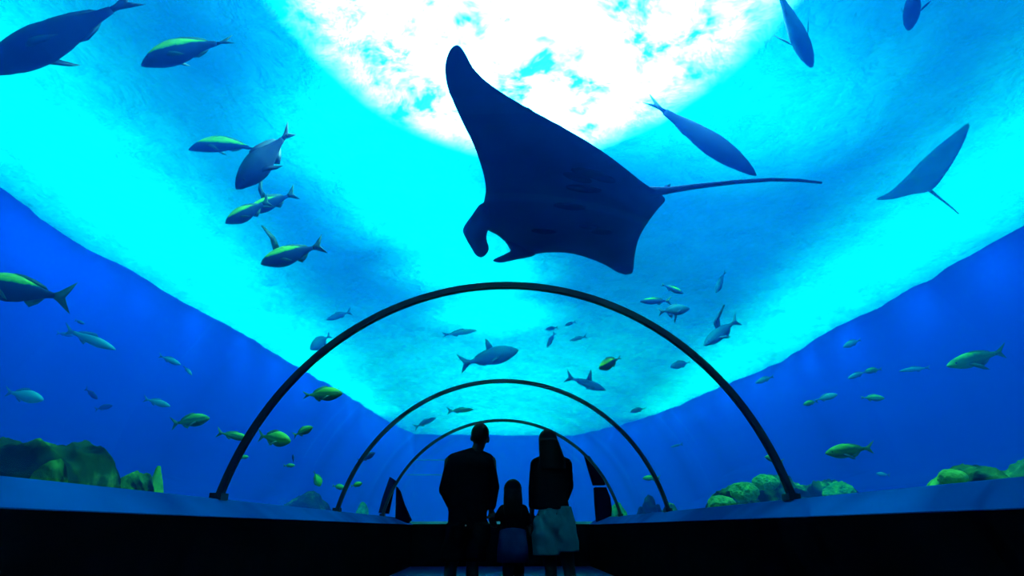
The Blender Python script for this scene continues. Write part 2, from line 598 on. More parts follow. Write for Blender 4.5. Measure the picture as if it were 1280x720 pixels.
rock_px(1290, 566, 4.6, 62, 'green rock cut by the right edge of the view', 9, 'rock', 0.8, 0.2)
rock_px(775, 630, 15.5, 18, 'small green rock beyond the far arch at right', 10, 'coral', 0.7, 0.25)
rock_px(812, 624, 14.5, 18, 'dark pointed rock between far and middle arch at right', 11, 'darkrock', 0.7, 0.3)
rock_px(838, 632, 12.5, 14, 'low pale green rock by the right foot of the middle arch', 12, 'rock', 0.6, 0.2)
for px_, py_, Y_, w_, sd_, lab_ in (
        (957, 603, 8.45, 12, 21, 'small bright yellow-green lump on top of the right reef, left of the arch foot'),
        (902, 630, 8.30, 12, 22, 'pale green lump low at the left front of the right reef'),
        (930, 615, 8.35, 14, 25, 'green lump on the crest of the right reef, left half'),
        (1050, 616, 8.1, 15, 26, 'green lump near the right end of the reef beyond the arch foot'),
        (1190, 598, 3.95, 13, 23, 'pale rounded lump in front of the smooth humped rock')):
    c_ = at_y(px_, py_, Y_)
    r_ = w_ * Y_ / 850
    rock(c_, (r_ * 1.3, r_ * 1.2, r_ * 0.8), sd_, lab_, M['coral'], 0.25, 6.0, 'coral', 'coral', 'coral lumps growing on the right reefs')
rock_px(62, 588, 3.95, 26, 'low green ledge rock in front of the large dark left boulder', 24, 'rock', 0.3, 0.15)
# upright branching coral at left
p = at_y(198, 582, 5.4)
b = at_y(198, 612, 5.4)
bm = bmesh.new()
for k in range(9):
    a = k * 2.4
    top = Vector((math.cos(a) * 0.012 * k, math.sin(a) * 0.012 * k, (p.z - SAND) * (1 - 0.035 * k)))
    foot = Vector((math.cos(a) * 0.17, math.sin(a) * 0.17, 0))
    mid = (top + foot) / 2 + Vector((math.cos(a) * 0.03, math.sin(a) * 0.03, 0))
    tube(bm, [foot, mid, top], [0.06, 0.05, 0.022], 8)
o = remeshed('coral', bm, M['coral'], 0.02)
o.location = (p.x, 5.4, SAND)
tag(o, 'upright yellow-green coral spire at the right end of the left reef', 'coral')


# ------------------------------------------------------------------ fish
def prof(t, deep, tail_w):
    # t 0 at snout .. 1 at tail root
    return deep * (math.sin(PI * min(1, t ** 0.62)) ** 0.8) * 1.0 + tail_w * t


PROF = [(0, .07), (.03, .27), (.08, .46), (.15, .66), (.25, .87), (.36, .98), (.45, 1.0), (.56, .88), (.68, .63), (.8, .35), (.9, .16), (1, .05)]
BELLY = [(0, .9), (.1, .8), (.3, .92), (.6, .95), (1, 1)]
WIDE = [(0, .08), (.05, .4), (.15, .78), (.28, 1.0), (.45, .95), (.65, .62), (.82, .28), (1, .03)]


def lut(T, t):
    for (a, va), (b, vb) in zip(T, T[1:]):
        if t <= b:
            u = (t - a) / (b - a)
            u = u * u * (3 - 2 * u) * 0.5 + u * 0.5
            return va + (vb - va) * u
    return T[-1][1]


def fin(bm, pts, thick=0.006, y=0.0):
    c = Vector((sum(p[0] for p in pts) / len(pts), sum(p[1] for p in pts) / len(pts)))
    A = [bm.verts.new((p[0], y, p[1])) for p in pts]
    a = bm.verts.new((c.x, y - thick, c.y))
    b = bm.verts.new((c.x, y + thick, c.y))
    n = len(pts)
    for i in range(n):
        j = (i + 1) % n
        bm.faces.new((A[i], A[j], a))
        bm.faces.new((A[j], A[i], b))


def fish(head, tail, label, kind='snapper', deep=0.17, wide=0.08, k=0.7, bend=0.0, group=None, fins=1.0, pec=None,
         fork=1.0, dist=None, detail=True, name='fish', cat='fish', taper=None, thinroot=0.022, dors=1.0, grpname=None, tailfin=1.0):
    """head, tail = (px, py, Y): where the snout and the tail tips are"""
    H, T = at_y(*head), at_y(*tail)
    if kind == 'snapper':
        deep *= 0.88
    if kind == 'pale':
        deep, wide = deep * 0.68, wide * 0.7
    ax = (H - T)
    Ln = ax.length
    x = ax.normalized()
    up = (Vector((0, 0, 1)) * (1 - k) + CAMUP * k)
    up = (up - x * up.dot(x)).normalized()
    y = up.cross(x)
    mt = Matrix((x, y, up)).transposed().to_4x4()
    mt.translation = (H + T) / 2
    root = empty(name)
    root.matrix_world = mt @ Matrix.Scale(Ln, 4)
    tag(root, label, cat, group or 'fish swimming around the tunnel')
    mb, mf = M[kind], M.get(kind + 'fin', M['greyfin'])
    if kind == 'fusilier':
        mf = M['yellowfin']

    def bz(xx):
        return bend * (1 - (2 * xx) ** 2) - bend * 0.35
    # body
    bm = bmesh.new()
    n, seg = 22, 14
    xt = -0.30
    prev = None
    for i in range(n + 1):
        t = i / n
        tt = t
        xx = 0.5 - (0.5 - xt) * t
        h = deep * lut(PROF, t) + thinroot * t
        hb = h * lut(BELLY, t)
        w = wide * lut(WIDE, t) + 0.008
        ring = []
        for s in range(seg):
            a = 2 * PI * s / seg
            ca, sa = math.cos(a), math.sin(a)
            ring.append(bm.verts.new((xx, w * ca * abs(ca) ** 0.0, (h if sa > 0 else hb) * sa + bz(xx))))
        if prev:
            for s in range(seg):
                u = (s + 1) % seg
                bm.faces.new((prev[s], prev[u], ring[u], ring[s]))
        else:
            bm.faces.new(ring)
        prev = ring
    bm.faces.new(prev)
    obj('body', bm, mb, root)
    # tail fin
    f = fork * tailfin
    z0 = bz(-0.33)
    bm = bmesh.new()
    fin(bm, [(-0.28, z0 + thinroot), (-0.34, z0 + 0.05 * f), (-0.42, z0 + 0.11 * f), (-0.5, z0 + 0.17 * f), (-0.455, z0 + 0.08 * f), (-0.41, z0), (-0.445, z0 - 0.07 * f),
             (-0.49, z0 - 0.15 * f), (-0.41, z0 - 0.10 * f), (-0.34, z0 - 0.05 * f), (-0.28, z0 - thinroot)])
    obj('tail_fin', bm, mf, root)
    # dorsal and anal fins
    dz = deep * 0.95
    bm = bmesh.new()
    fin(bm, [(0.2, bz(.2) + dz * 0.75), (0.12, bz(.12) + dz + 0.045 * dors), (0.02, bz(.02) + dz * 0.98 + 0.04 * dors), (-0.1, bz(-.1) + dz * 0.78 + 0.03 * dors), (-0.2, bz(-.2) + dz * 0.5 + 0.02 * dors), (-0.24, bz(-.24) + dz * 0.25), (-0.1, bz(-.1) + dz * 0.5), (0.1, bz(.1) + dz * 0.6)])
    obj('dorsal_fin', bm, mf, root)
    bm = bmesh.new()
    fin(bm, [(-0.02, bz(0) - dz * 0.8), (-0.08, bz(-.08) - dz * 0.8 - 0.05 * fins), (-0.16, bz(-.16) - dz * 0.6 - 0.03 * fins), (-0.22, bz(-.22) - dz * 0.3), (-0.1, bz(-.1) - dz * 0.4)])
    obj('anal_fin', bm, mf, root)
    if detail:
        for s in (-1, 1):
            bm = bmesh.new()
            px_ = [(0.24, -0.02), (0.2, -0.05), (0.10, -0.10), (0.04, -0.11), (0.12, -0.04), (0.18, -0.01)]
            fin(bm, [(a, b + bz(.2)) for a, b in px_], 0.004, 0)
            for v in bm.verts:
                q = (0.24 - v.co.x)
                v.co.y += s * (wide * 0.9 + q * 0.5)
            obj('side_fin', bm, mf, root)
            bm = bmesh.new()
            ellipsoid(bm, (0.405, s * wide * 0.62, bz(.4) + deep * 0.22), (0.016, 0.008, 0.016), None, 2)
            obj('eye', bm, M['eye'], root)
    if pec:
        # tall raised side fin
        bm = bmesh.new()
        (ax_, az_), (bx_, bz_) = pec
        fin(bm, [(ax_ + 0.05, az_), (ax_ + 0.03, (az_ + bz_) / 2), (bx_ + 0.01, bz_), (bx_ - 0.03, bz_ - 0.03), (ax_ - 0.05, (az_ + bz_) / 2), (ax_ - 0.06, az_)], 0.006)
        obj('raised_fin', bm, mf, root)
    return root


G1 = 'large fish in the upper left water'
G2 = 'yellow-backed fish in the left water'
G3 = 'green fish near the reef'
G4 = 'pale distant fish'
G5 = 'faint grey fish in the bright water'
# upper left
fish((-22, 92, 4.2), (176, -6, 4.3), 'big dark fish with thin tail cut by the top left corner', 'dark', 0.118, 0.09, group=G1, thinroot=0.02, dors=0.3, fins=0.3, k=0.5, tailfin=0.45)
fish((-48, 62, 4.6), (12, 74, 4.6), 'dark fish tail poking in at the upper left edge', 'dark', 0.2, 0.1, group=G1, k=0.5)
fish((176, 80, 4.4), (294, 50, 4.5), 'plump fish with bright yellow-green back, highest of the yellow-backed ones', 'fusilier', 0.135, 0.09, group=G2, bend=0.05, dors=0.4, fins=0.3, tailfin=0.3, k=0.9)
fish((236, 184, 6.0), (330, 188, 6.1), 'arched pale blue fish with a thin green back line', 'fusilier', 0.11, 0.08, group=G2, bend=0.10, dors=0.3, fins=0.3, tailfin=0.3, k=1.0)
fish((296, 236, 5.0), (366, 160, 5.3), 'dark blue fish diving steeply, head down', 'dark', 0.13, 0.085, group=G1, k=0.7, dors=0.7, tailfin=0.5)
fish((282, 279, 5.6), (340, 250, 5.7), 'lower of two overlapping yellow-striped fish, nose down left', 'fusilier', 0.16, 0.09, group=G2, k=0.9, dors=0.3)
fish((308, 266, 6.0), (372, 240, 6.1), 'upper of two overlapping fish with raised fin and forked tail', 'fusilier', 0.13, 0.08, group=G2, k=0.9, pec=((0.1, 0.09), (-0.02, 0.52)))
fish((326, 330, 5.4), (407, 305, 5.5), 'yellow-backed fish with raised fin and yellow forked tail', 'fusilier', 0.155, 0.09, group=G2, k=0.9, pec=((0.22, 0.09), (0.30, 0.56)), dors=0.3)
fish((-34, 352, 3.9), (93, 374, 4.0), 'yellow-green backed fish with forked tail entering at the left edge', 'fusilier', 0.15, 0.08, group=G2, k=0.9, tailfin=1.1, dors=0.5)
# left water
fish((144, 437, 6.5), (80, 411, 6.8), 'long slender pale fish left of the big arch, below the left edge fish', 'pale', 0.075, 0.05, group=G4, detail=False, tailfin=0.5)
fish((106, 405, 8.0), (93, 400, 8.0), 'tiny faint pale fish just above the slender one', 'grey', 0.13, 0.08, group=G4, detail=False)
fish((226, 456, 8.5), (198, 444, 8.6), 'small pale fish on the left nearest the cyan edge', 'pale', 0.13, 0.08, group=G4, detail=False, tailfin=0.6)
fish((240, 469, 9.0), (229, 457, 9.0), 'tiny pale blob-like fish right of the small pale one', 'pale', 0.18, 0.1, group=G4, detail=False, tailfin=0.6)
fish((54, 500, 6.5), (6, 489, 6.7), 'pale cyan fish above the left reef', 'pale', 0.15, 0.09, group=G4, detail=False, tailfin=0.6)
fish((122, 499, 9.0), (106, 485, 9.0), 'dim dark little fish left of centre of the left water', 'dark', 0.13, 0.08, group=G5, detail=False)
fish((141, 507, 9.0), (118, 512, 9.0), 'dim dark fish just below another dim one at left', 'dark', 0.14, 0.08, group=G5, detail=False)
fish((213, 508, 7.5), (179, 498, 7.6), 'pale cyan fish above the green-backed one', 'pale', 0.13, 0.07, group=G4, detail=False, tailfin=0.7)
fish((262, 523, 6.4), (213, 530, 6.5), 'dark-bellied green fish with yellow tail left of the big arch', 'snapper', 0.165, 0.09, group=G3, k=0.9)
fish((312, 549, 6.8), (270, 540, 6.8), 'pale green fish half hidden behind the left side of the big arch', 'snapper', 0.12, 0.08, group=G3, detail=False)
fish((363, 552, 6.6), (322, 544, 6.8), 'green fish just inside the left side of the big arch', 'snapper', 0.19, 0.10, group=G3, k=0.9)
fish((391, 534, 7.4), (366, 545, 7.5), 'small green fish swimming up right of the green one', 'snapper', 0.19, 0.10, group=G3, detail=False)
fish((428, 492, 6.9), (378, 494, 7.0), 'bright green fish with dark belly highest inside the big arch at left', 'snapper', 0.18, 0.10, group=G3, k=0.9, tailfin=0.6)
fish((311, 571, 8.0), (297, 572, 8.0), 'tiny green fish touching the left leg of the big arch', 'snapper', 0.2, 0.1, group=G3, detail=False)
fish((369, 582, 9.0), (354, 582, 9.0), 'tiny faint green fish under a dark speck-like one', 'snapper', 0.18, 0.1, group=G3, detail=False)
fish((366, 568, 9.2), (367, 580, 9.2), 'tiny dark upright fish in the left lower water', 'dark', 0.2, 0.1, group=G3, detail=False)
fish((400, 608, 9.6), (392, 588, 9.6), 'round green fish turned nose down above the low left reef', 'snapper', 0.33, 0.2, group=G3, detail=False, tailfin=0.5)
fish((431, 610, 11), (415, 607, 11), 'small green fish beside the left foot of the middle arch', 'snapper', 0.24, 0.13, group=G3, detail=False)
fish((453, 604, 10.5), (438, 608, 10.5), 'tiny green fish inside the middle arch at left', 'snapper', 0.24, 0.12, group=G3, detail=False)
fish((469, 566, 11), (447, 577, 11), 'dark blurry fish between middle and far arches at left', 'dark', 0.17, 0.1, group=G3, detail=False)
# bright water behind and above the arches
fish((408, 400, 12), (440, 389, 12.3), 'faint grey slender fish just outside the big arch top left', 'grey', 0.10, 0.07, group=G5, detail=False)
fish((388, 437, 11), (414, 418, 11.2), 'faint grey-green deep fish touching the big arch from outside', 'grey', 0.22, 0.1, group=G5, detail=False)
fish((596, 413, 13), (552, 419, 13), 'pale slender fish above the small shark', 'pale', 0.10, 0.06, group=G4, detail=False, tailfin=0.5)
fish((545, 522, 17), (517, 535, 17), 'dark slender fish above the far arch at left', 'grey', 0.10, 0.07, group=G5, detail=False)
fish((592, 512, 17), (558, 514, 17), 'faint green slender fish above the far arch', 'snapper', 0.09, 0.07, group=G5, detail=False)
fish((749, 461, 8.2), (777, 446, 8.3), 'dark little fish with bright yellow back above the middle arch at right', 'fusilier', 0.20, 0.11, group=G2, k=0.9, tailfin=0.5, detail=False)
fish((682, 412, 14), (698, 409, 14), 'faint fish, leftmost of the loose trio under the big arch', 'grey', 0.15, 0.1, group=G5, detail=False)
fish((684, 434, 14), (694, 415, 14), 'faint fish pointing down in the loose trio', 'grey', 0.13, 0.08, group=G5, detail=False)
fish((712, 426, 14), (734, 420, 14), 'faint pale fish, rightmost of the loose trio', 'pale', 0.13, 0.08, group=G5, detail=False)
fish((706, 407, 15), (720, 402, 15), 'faint grey fish above the loose trio', 'grey', 0.13, 0.08, group=G5, detail=False)
fish((854, 367, 9), (826, 355, 9.1), 'small fish with yellow back just outside the big arch at right', 'fusilier', 0.12, 0.08, group=G2, detail=False, tailfin=0.5, k=0.9)
fish((800, 377, 9.6), (840, 376, 9.6), 'faint green-backed fish left of the stubby dark one', 'fusilier', 0.10, 0.08, group=G5, detail=False, k=0.9)
fish((862, 386, 8.4), (822, 390, 8.5), 'stubby grey fish with hanging fins outside the big arch', 'grey', 0.17, 0.1, group=G5, fins=2.5, pec=((0.05, -0.05), (0.0, -0.38)))
fish((895, 366, 10), (907, 338, 10.2), 'faint slim fish pointing down above the winged one', 'grey', 0.11, 0.07, group=G5, detail=False, tailfin=0.5)
fish((838, 459, 12), (864, 452, 12), 'faint grey fish inside the big arch at far right', 'grey', 0.17, 0.1, group=G5, detail=False, tailfin=0.4)
fish((788, 515, 14), (808, 510, 14), 'faint grey fish over the right shoulder of the middle arch', 'grey', 0.14, 0.08, group=G5, detail=False, tailfin=0.4)
fish((880, 432, 9.5), (924, 398, 9.8), 'grey winged fish gliding down left outside the big arch', 'grey', 0.10, 0.08, group=G5, k=0.2, pec=((0.05, 0.05), (-0.34, 0.36)), dors=0.2, tailfin=0.8)
# right water
fish((944, 479, 10), (968, 470, 10.2), 'pale fish just outside the big arch at right', 'pale', 0.12, 0.07, group=G4, detail=False, tailfin=0.5)
fish((1054, 434, 9.0), (1077, 424, 9.1), 'highest pale fish of the right blue water', 'pale', 0.17, 0.09, group=G4, detail=False, tailfin=0.5)
fish((1060, 473, 8.5), (1084, 464, 8.6), 'pale cyan fish, left of a joined pair in the right water', 'pale', 0.13, 0.08, group=G4, detail=False, tailfin=0.5)
fish((1080, 465, 8.9), (1103, 461, 9.0), 'greenish fish, right of a joined pair in the right water', 'snapper', 0.12, 0.08, group=G3, detail=False, tailfin=0.5)
fish((1124, 464, 9.3), (1164, 459, 9.3), 'long pale fish left of the big grey-green one', 'pale', 0.09, 0.06, group=G4, detail=False, tailfin=0.5)
fish((1047, 493, 8.0), (1017, 501, 8.1), 'pale bright fish in the middle of the right water', 'pale', 0.20, 0.11, group=G4, detail=False, tailfin=0.5)
fish((1004, 506, 8.2), (1023, 501, 8.2), 'tiny green fish at the tail of the pale bright one', 'snapper', 0.18, 0.1, group=G3, detail=False)
fish((1106, 498, 7.6), (1075, 497, 7.7), 'small olive fish in the middle of the right water', 'snapper', 0.17, 0.1, group=G3, detail=False, tailfin=0.5)
fish((1184, 458, 5.6), (1258, 438, 5.8), 'big grey-green fish with forked tail at the far right', 'snapper', 0.092, 0.06, group=G3, k=0.9, dors=0.5, tailfin=0.6)
fish((1032, 567, 5.6), (1093, 559, 5.7), 'bright green fish hovering above the right reef', 'snapper', 0.135, 0.08, group=G3, k=0.95, dors=0.3, tailfin=0.75)
fish((956, 571, 7.4), (980, 577, 7.4), 'green fish half hidden behind the right leg of the big arch', 'snapper', 0.2, 0.1, group=G3, detail=False)
fish((803, 598, 12), (826, 597, 12), 'small dark green fish by the right side of the middle arch', 'snapper', 0.16, 0.1, group=G3, detail=False)
fish((838, 559, 14), (854, 555, 14), 'tiny pale fish just outside the middle arch at right', 'pale', 0.10, 0.08, group=G4, detail=False)
fish((1095, 592, 9.0), (1113, 594, 9.0), 'faint pale fish between the two right reefs', 'pale', 0.2, 0.1, group=G4, detail=False)
fish((92, 420, 12), (70, 416, 12), 'very faint fish behind the slender pale one', 'grey', 0.1, 0.08, group=G5, detail=False)


# ------------------------------------------------------------------ sharks
def shark(head, tail, label, kind='grey', deep=0.085, k=0.8, fin_up=0.12, bend=0.0):
    r = fish(head, tail, label, kind, deep, deep * 0.8, k=k, bend=bend, name='shark', cat='shark', group='sharks', detail=True, dors=0.1, fins=0.1, thinroot=0.02)
    bm = bmesh.new()
    fin(bm, [(0.14, deep * 0.7), (0.06, deep + fin_up * 0.8), (0.02, deep + fin_up), (0.01, deep + fin_up * 0.6), (0.0, deep * 0.6)], 0.008)
    obj('back_fin', bm, M[kind + 'fin'], r)
    return r


shark((648, 438, 12.5), (573, 456, 13), 'small grey shark with upright fin swimming right above the middle arch', 'grey', 0.135, 0.9, 0.16)
shark((757, 488, 14), (706, 470, 14), 'faint grey shark above the right shoulder of the middle arch', 'grey', 0.10, 0.8, 0.25)
fish((945, 219, 6.4), (806, 122, 6.8), 'long blue-grey shark silhouette right of the manta ray', 'dark', 0.07, 0.06, 0.1, name='shark', cat='shark', group='sharks', detail=False, tailfin=0.25, dors=0.2, fins=0.1)
shark((1015, 84, 5.6), (960, -40, 5.0), 'dim blue shark at the top edge right of the bright patch', 'grey', 0.09, 0.1, 0.0)
shark((1136, 38, 5.6), (1150, -50, 4.9), 'dim dark shark nose at the top edge, far right', 'dark', 0.12, 0.1, 0.0)


# ------------------------------------------------------------------ rays
def flat_body(name, px_pts, zfun, thick, mats, parent, step=0.09, D=0.45, down=0.55, smooth_n=4, org=None, under=1.0):
    out2 = catmull([Vector((x, y)) for x, y in px_pts], smooth_n)
    W = [at_z(p.x, p.y, zfun(p.x, p.y)) for p in out2]
    P = [Vector((w.x, w.y)) for w in W]
    n = len(P)
    xs_ = [p.x for p in P]
    ys_ = [p.y for p in P]

    def dist(q):
        best = 9e9
        inside = False
        for i in range(n):
            a, b_ = P[i], P[(i + 1) % n]
            ab = b_ - a
            t = max(0, min(1, (q - a).dot(ab) / max(ab.length_squared, 1e-9)))
            d = (a + ab * t - q).length
            best = min(best, d)
            if (a.y > q.y) != (b_.y > q.y) and q.x < (b_.x - a.x) * (q.y - a.y) / (b_.y - a.y) + a.x:
                inside = not inside
        return best, inside
    pts = list(P)
    ds = [0.0] * n
    y_ = min(ys_) + step / 2
    while y_ < max(ys_):
        x_ = min(xs_) + step / 2
        while x_ < max(xs_):
            q = Vector((x_ + random.uniform(-.1, .1) * step, y_))
            d, ins = dist(q)
            if ins and d > step * 0.35:
                pts.append(q)
                ds.append(d)
            x_ += step
        y_ += step
    res = delaunay_2d_cdt(pts, [], [list(range(n))], 1, 1e-6)
    vs_, fs = res[0], res[2]
    orig = res[3]
    bm = bmesh.new()
    top, bot = [], []
    for i, v in enumerate(vs_):
        src = orig[i][0] if orig[i] else 0
        d = ds[src] if src < len(ds) else 0
        isb = d == 0
        # height of the sheet here: nearest outline heights blended
        wsum = zsum = 0
        for kx in range(0, n, 2):
            w = 1 / ((W[kx].xy - v).length_squared + 0.02) ** 1.5
            wsum += w
            zsum += w * W[kx].z
        z = zsum / wsum if not isb else W[src].z
        s = min(d / D, 1)
        t = thick * math.sqrt(max(0, 1 - (1 - s) ** 2)) * (0.35 + 0.65 * min(1, d / (D * 1.4)))
        if isb:
            a = bm.verts.new((v.x, v.y, z))
            top.append(a)
            bot.append(a)
        else:
            top.append(bm.verts.new((v.x, v.y, z + t)))
            bot.append(bm.verts.new((v.x, v.y, z - t * down)))
    for f_ in fs:
        try:
            bm.faces.new([top[i] for i in f_])
        except ValueError:
            pass
        if any(top[i] is not bot[i] for i in f_):
            try:
                bm.faces.new([bot[i] for i in reversed(f_)])
            except ValueError:
                pass
    if org is not None:
        bmesh.ops.translate(bm, verts=bm.verts, vec=-Vector(org))
    return obj(name, bm, mats, parent)


def zp(pts):
    return [(540 + 0.4307 * a, 40 + 0.4307 * b) for a, b in pts]


MZ = EYE + 3.1
body_out = zp([(75, 38), (52, 52), (38, 100), (45, 160), (65, 210), (90, 265), (115, 315), (135, 365), (150, 415), (156, 455), (150, 495), (136, 525), (140, 555), (162, 575), (190, 590),
               (215, 612), (236, 640), (285, 645), (340, 640), (400, 642), (450, 655), (500, 675), (540, 698), (568, 703), (583, 695), (588, 650), (600, 600), (625, 555), (655, 515),
               (676, 490), (668, 474), (648, 460), (610, 435), (560, 395), (500, 350), (430, 305), (350, 260), (280, 222), (210, 180), (160, 145), (120, 105), (95, 60)])


def mz(px, py):
    # gentle upward sweep of the wings away from the body axis
    ax, ay, bx, by = 600, 300, 830, 240
    L_ = math.hypot(bx - ax, by - ay)
    s = ((px - ax) * (by - ay) - (py - ay) * (bx - ax)) / L_
    return MZ + (0.30 * (s / 230) ** 2 if s > 0 else 0.25 * (s / 90) ** 2)


org = at_z(700, 265, MZ)
root = empty('manta_ray', org)
tag(root, 'huge dark manta ray gliding over the tunnel under the bright patch', 'manta ray')
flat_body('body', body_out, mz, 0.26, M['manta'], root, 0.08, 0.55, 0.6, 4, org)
flat_body('head_fin', zp([(150, 495), (112, 538), (90, 572), (98, 598), (115, 628), (130, 650), (150, 652), (165, 630), (158, 600), (163, 575), (178, 555)]), lambda x, y: MZ - 0.02, 0.07, M['manta'], root, 0.05, 0.1, 0.8, 3, org)
flat_body('head_fin', zp([(212, 606), (230, 632), (205, 648), (176, 663), (200, 669), (245, 660), (300, 646), (262, 612)]), lambda x, y: MZ - 0.02, 0.06, M['manta'], root, 0.05, 0.1, 0.8, 3, org)
bm = bmesh.new()
tp = [(812, 240), (835, 238), (870, 233), (920, 227.5), (965, 224.5), (1000, 225.5), (1027, 228.5)]
tube(bm, [at_z(a, b, MZ + 0.02) - org for a, b in tp], [0.055, 0.034, 0.026, 0.021, 0.018, 0.016, 0.011], 10)
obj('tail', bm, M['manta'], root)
bm = bmesh.new()
c = at_z(826, 243, MZ) - org
t1 = at_z(834, 247, MZ) - org
fin(bm, [(0, 0), (0.12, 0), (0.16, 0.12), (0.10, 0.10)], 0.012)
bmesh.ops.translate(bm, verts=bm.verts, vec=c + Vector((-0.05, 0, 0.0)))
obj('dorsal_fin', bm, M['manta'], root)
# gill slits and belly blotches, slightly proud of the underside
for (gx, gy, gl, gw, ga) in ((722, 222, 0.16, 0.05, 0.5), (738, 217, 0.20, 0.06, 0.4), (752, 222, 0.16, 0.05, 0.5), (712, 258, 0.17, 0.05, 0.2), (730, 236, 0.18, 0.05, 0.2), (736, 283, 0.12, 0.04, 0.2), (752, 290, 0.12, 0.03, 0.1), (680, 289, 0.14, 0.04, 0.1)):
    q = at_z(gx, gy, MZ - 0.12) - org
    bm = bmesh.new()
    ellipsoid(bm, q, (gl, gw, 0.03), Matrix.Rotation(ga, 3, 'Z'), 3)
    obj('gill_slit', bm, M['gill'], root)

# distant ray at right
org = at_z(1160, 215, EYE + 5.0)
root = empty('eagle_ray', org)
tag(root, 'smaller faint green ray with raised wing at the upper right', 'ray')
flat_body('body', [(1095, 249), (1112, 240), (1132, 222), (1150, 203), (1172, 183), (1195, 165), (1211, 154), (1208, 170), (1196, 195), (1180, 220), (1164, 238), (1140, 243), (1115, 249)],
          lambda x, y: EYE + 5.0, 0.12, M['ray'], root, 0.1, 0.4, 0.6, 3, org)
bm = bmesh.new()
tube(bm, [at_z(a, b, EYE + 5.0) - org for a, b in ((1160, 236), (1175, 248), (1188, 258), (1198, 267))], [0.03, 0.02, 0.015, 0.01], 8)
obj('tail', bm, M['ray'], root)


# ------------------------------------------------------------------ people
def capsule(bm, a, b, ra, rb, seg=14, squash=1.0):
    a, b = Vector(a), Vector(b)
    n = 6
    pts = [a.lerp(b, i / n) for i in range(n + 1)]
    tube(bm, pts, [ra + (rb - ra) * i / n for i in range(n + 1)], seg)
    ellipsoid(bm, a, (ra,) * 3, None, 2)
    ellipsoid(bm, b, (rb,) * 3, None, 2)


def chain(bm, pts, rads):
    for i in range(len(pts) - 1):
        capsule(bm, pts[i], pts[i + 1], rads[i], rads[i + 1])


def hand(bm, wrist, direction, palm_n, s, side):
    """palm plus five bent fingers; direction points to the fingertips, palm_n out of the palm"""
    d = Vector(direction).normalized()
    nrm = Vector(palm_n)
    nrm = (nrm - d * nrm.dot(d)).normalized()
    w = d.cross(nrm) * side
    wrist = Vector(wrist)
    pc = wrist + d * 0.05 * s
    rot = Matrix((w, nrm, d)).transposed()
    ellipsoid(bm, pc, (0.040 * s, 0.016 * s, 0.052 * s), rot, 3)
    for k, (off, ln) in enumerate(((-0.030, 0.062), (-0.010, 0.078), (0.010, 0.074), (0.029, 0.058))):
        b0 = wrist + d * 0.085 * s + w * off * s
        b1 = b0 + (d + nrm * 0.25).normalized() * ln * 0.5 * s
        b2 = b1 + (d + nrm * 1.0).normalized() * ln * 0.5 * s
        chain(bm, [b0 - d * 0.02 * s, b0, b1, b2], [0.0095 * s, 0.0095 * s, 0.0085 * s, 0.007 * s])
    t0 = wrist + d * 0.03 * s - w * 0.028 * s
    t1_ = t0 + (d * 0.7 - w * 0.8 + nrm * 0.2).normalized() * 0.035 * s
    t2_ = t1_ + (d * 0.9 - w * 0.1 + nrm * 0.5).normalized() * 0.030 * s
    chain(bm, [t0, t1_, t2_], [0.012 * s, 0.010 * s, 0.008 * s])


def headshape(bm, c, s, tilt=0.0):
    """back of head towards -y (camera); face towards +y"""
    rot = Matrix.Rotation(tilt, 3, 'Y')
    c = Vector(c)

    def P(x, y, z):
        return c + rot @ Vector((x * s, y * s, z * s))
    ellipsoid(bm, P(0, -0.01, 0.02), (0.077 * s, 0.095 * s, 0.105 * s), rot, 3)
    ellipsoid(bm, P(0, 0.03, -0.055), (0.055 * s, 0.06 * s, 0.062 * s), rot, 3)   # jaw
    ellipsoid(bm, P(0, 0.102, -0.022), (0.013 * s, 0.02 * s, 0.024 * s), rot, 2)    # nose
    ellipsoid(bm, P(0, 0.086, 0.02), (0.05 * s, 0.012 * s, 0.012 * s), rot, 2)      # brow
    ellipsoid(bm, P(0, 0.086, -0.062), (0.024 * s, 0.012 * s, 0.009 * s), rot, 2)    # mouth
    for sd in (-1, 1):
        ellipsoid(bm, P(sd * 0.080, -0.002, -0.01), (0.012 * s, 0.022 * s, 0.032 * s), rot, 2)  # ears
        ellipsoid(bm, P(sd * 0.03, 0.085, 0.0), (0.012 * s, 0.008 * s, 0.009 * s), rot, 2)


def foot(bm, ankle, s, turn=0.0):
    a = Vector(ankle)
    d = Vector((math.sin(turn), math.cos(turn), 0))
    bm_r = Matrix.Rotation(-turn, 3, 'Z')
    ellipsoid(bm, a + d * 0.055 * s + Vector((0, 0, -0.045 * s)), (0.042 * s, 0.115 * s, 0.034 * s), bm_r, 3)


def hoop_loft(bm, rings, seg=28, cap=True):
    """rings: (cx, cy, z, rx, ry) stacked"""
    prev = None
    for (cx, cy, z, rx, ry) in rings:
        rr = [bm.verts.new((cx + rx * math.cos(2 * PI * k / seg), cy + ry * math.sin(2 * PI * k / seg), z)) for k in range(seg)]
        if prev:
            for k in range(seg):
                l = (k + 1) % seg
                bm.faces.new((prev[k], prev[l], rr[l], rr[k]))
        else:
            bm.faces.new(rr)
        prev = rr
    bm.faces.new(prev)


PY = 6.05


def px2(px, py, y=PY):
    p = at_y(px, py, y)
    return p.x, p.z


def pz(py, y=PY):
    return at_y(620, py, y).z


def pX(px, y=PY):
    return at_y(px, 620, y).x


S = (at_y(700, 620, PY).x - at_y(600, 620, PY).x) / 100.0   # metres per pixel at the people

# ---- man
mx0 = pX(587)
root = empty('person', (mx0, PY, 0))
tag(root, 'tall person in black top and knee-length dark shorts, holding the child\'s hand', 'person', 'visitors looking into the tank')


def q(px, py, dy=0.0):
    x, z = px2(px, py)
    return Vector((x - mx0, dy, z))


def g(px, z, dy=0.0):
    return Vector((pX(px) - mx0, dy, z))


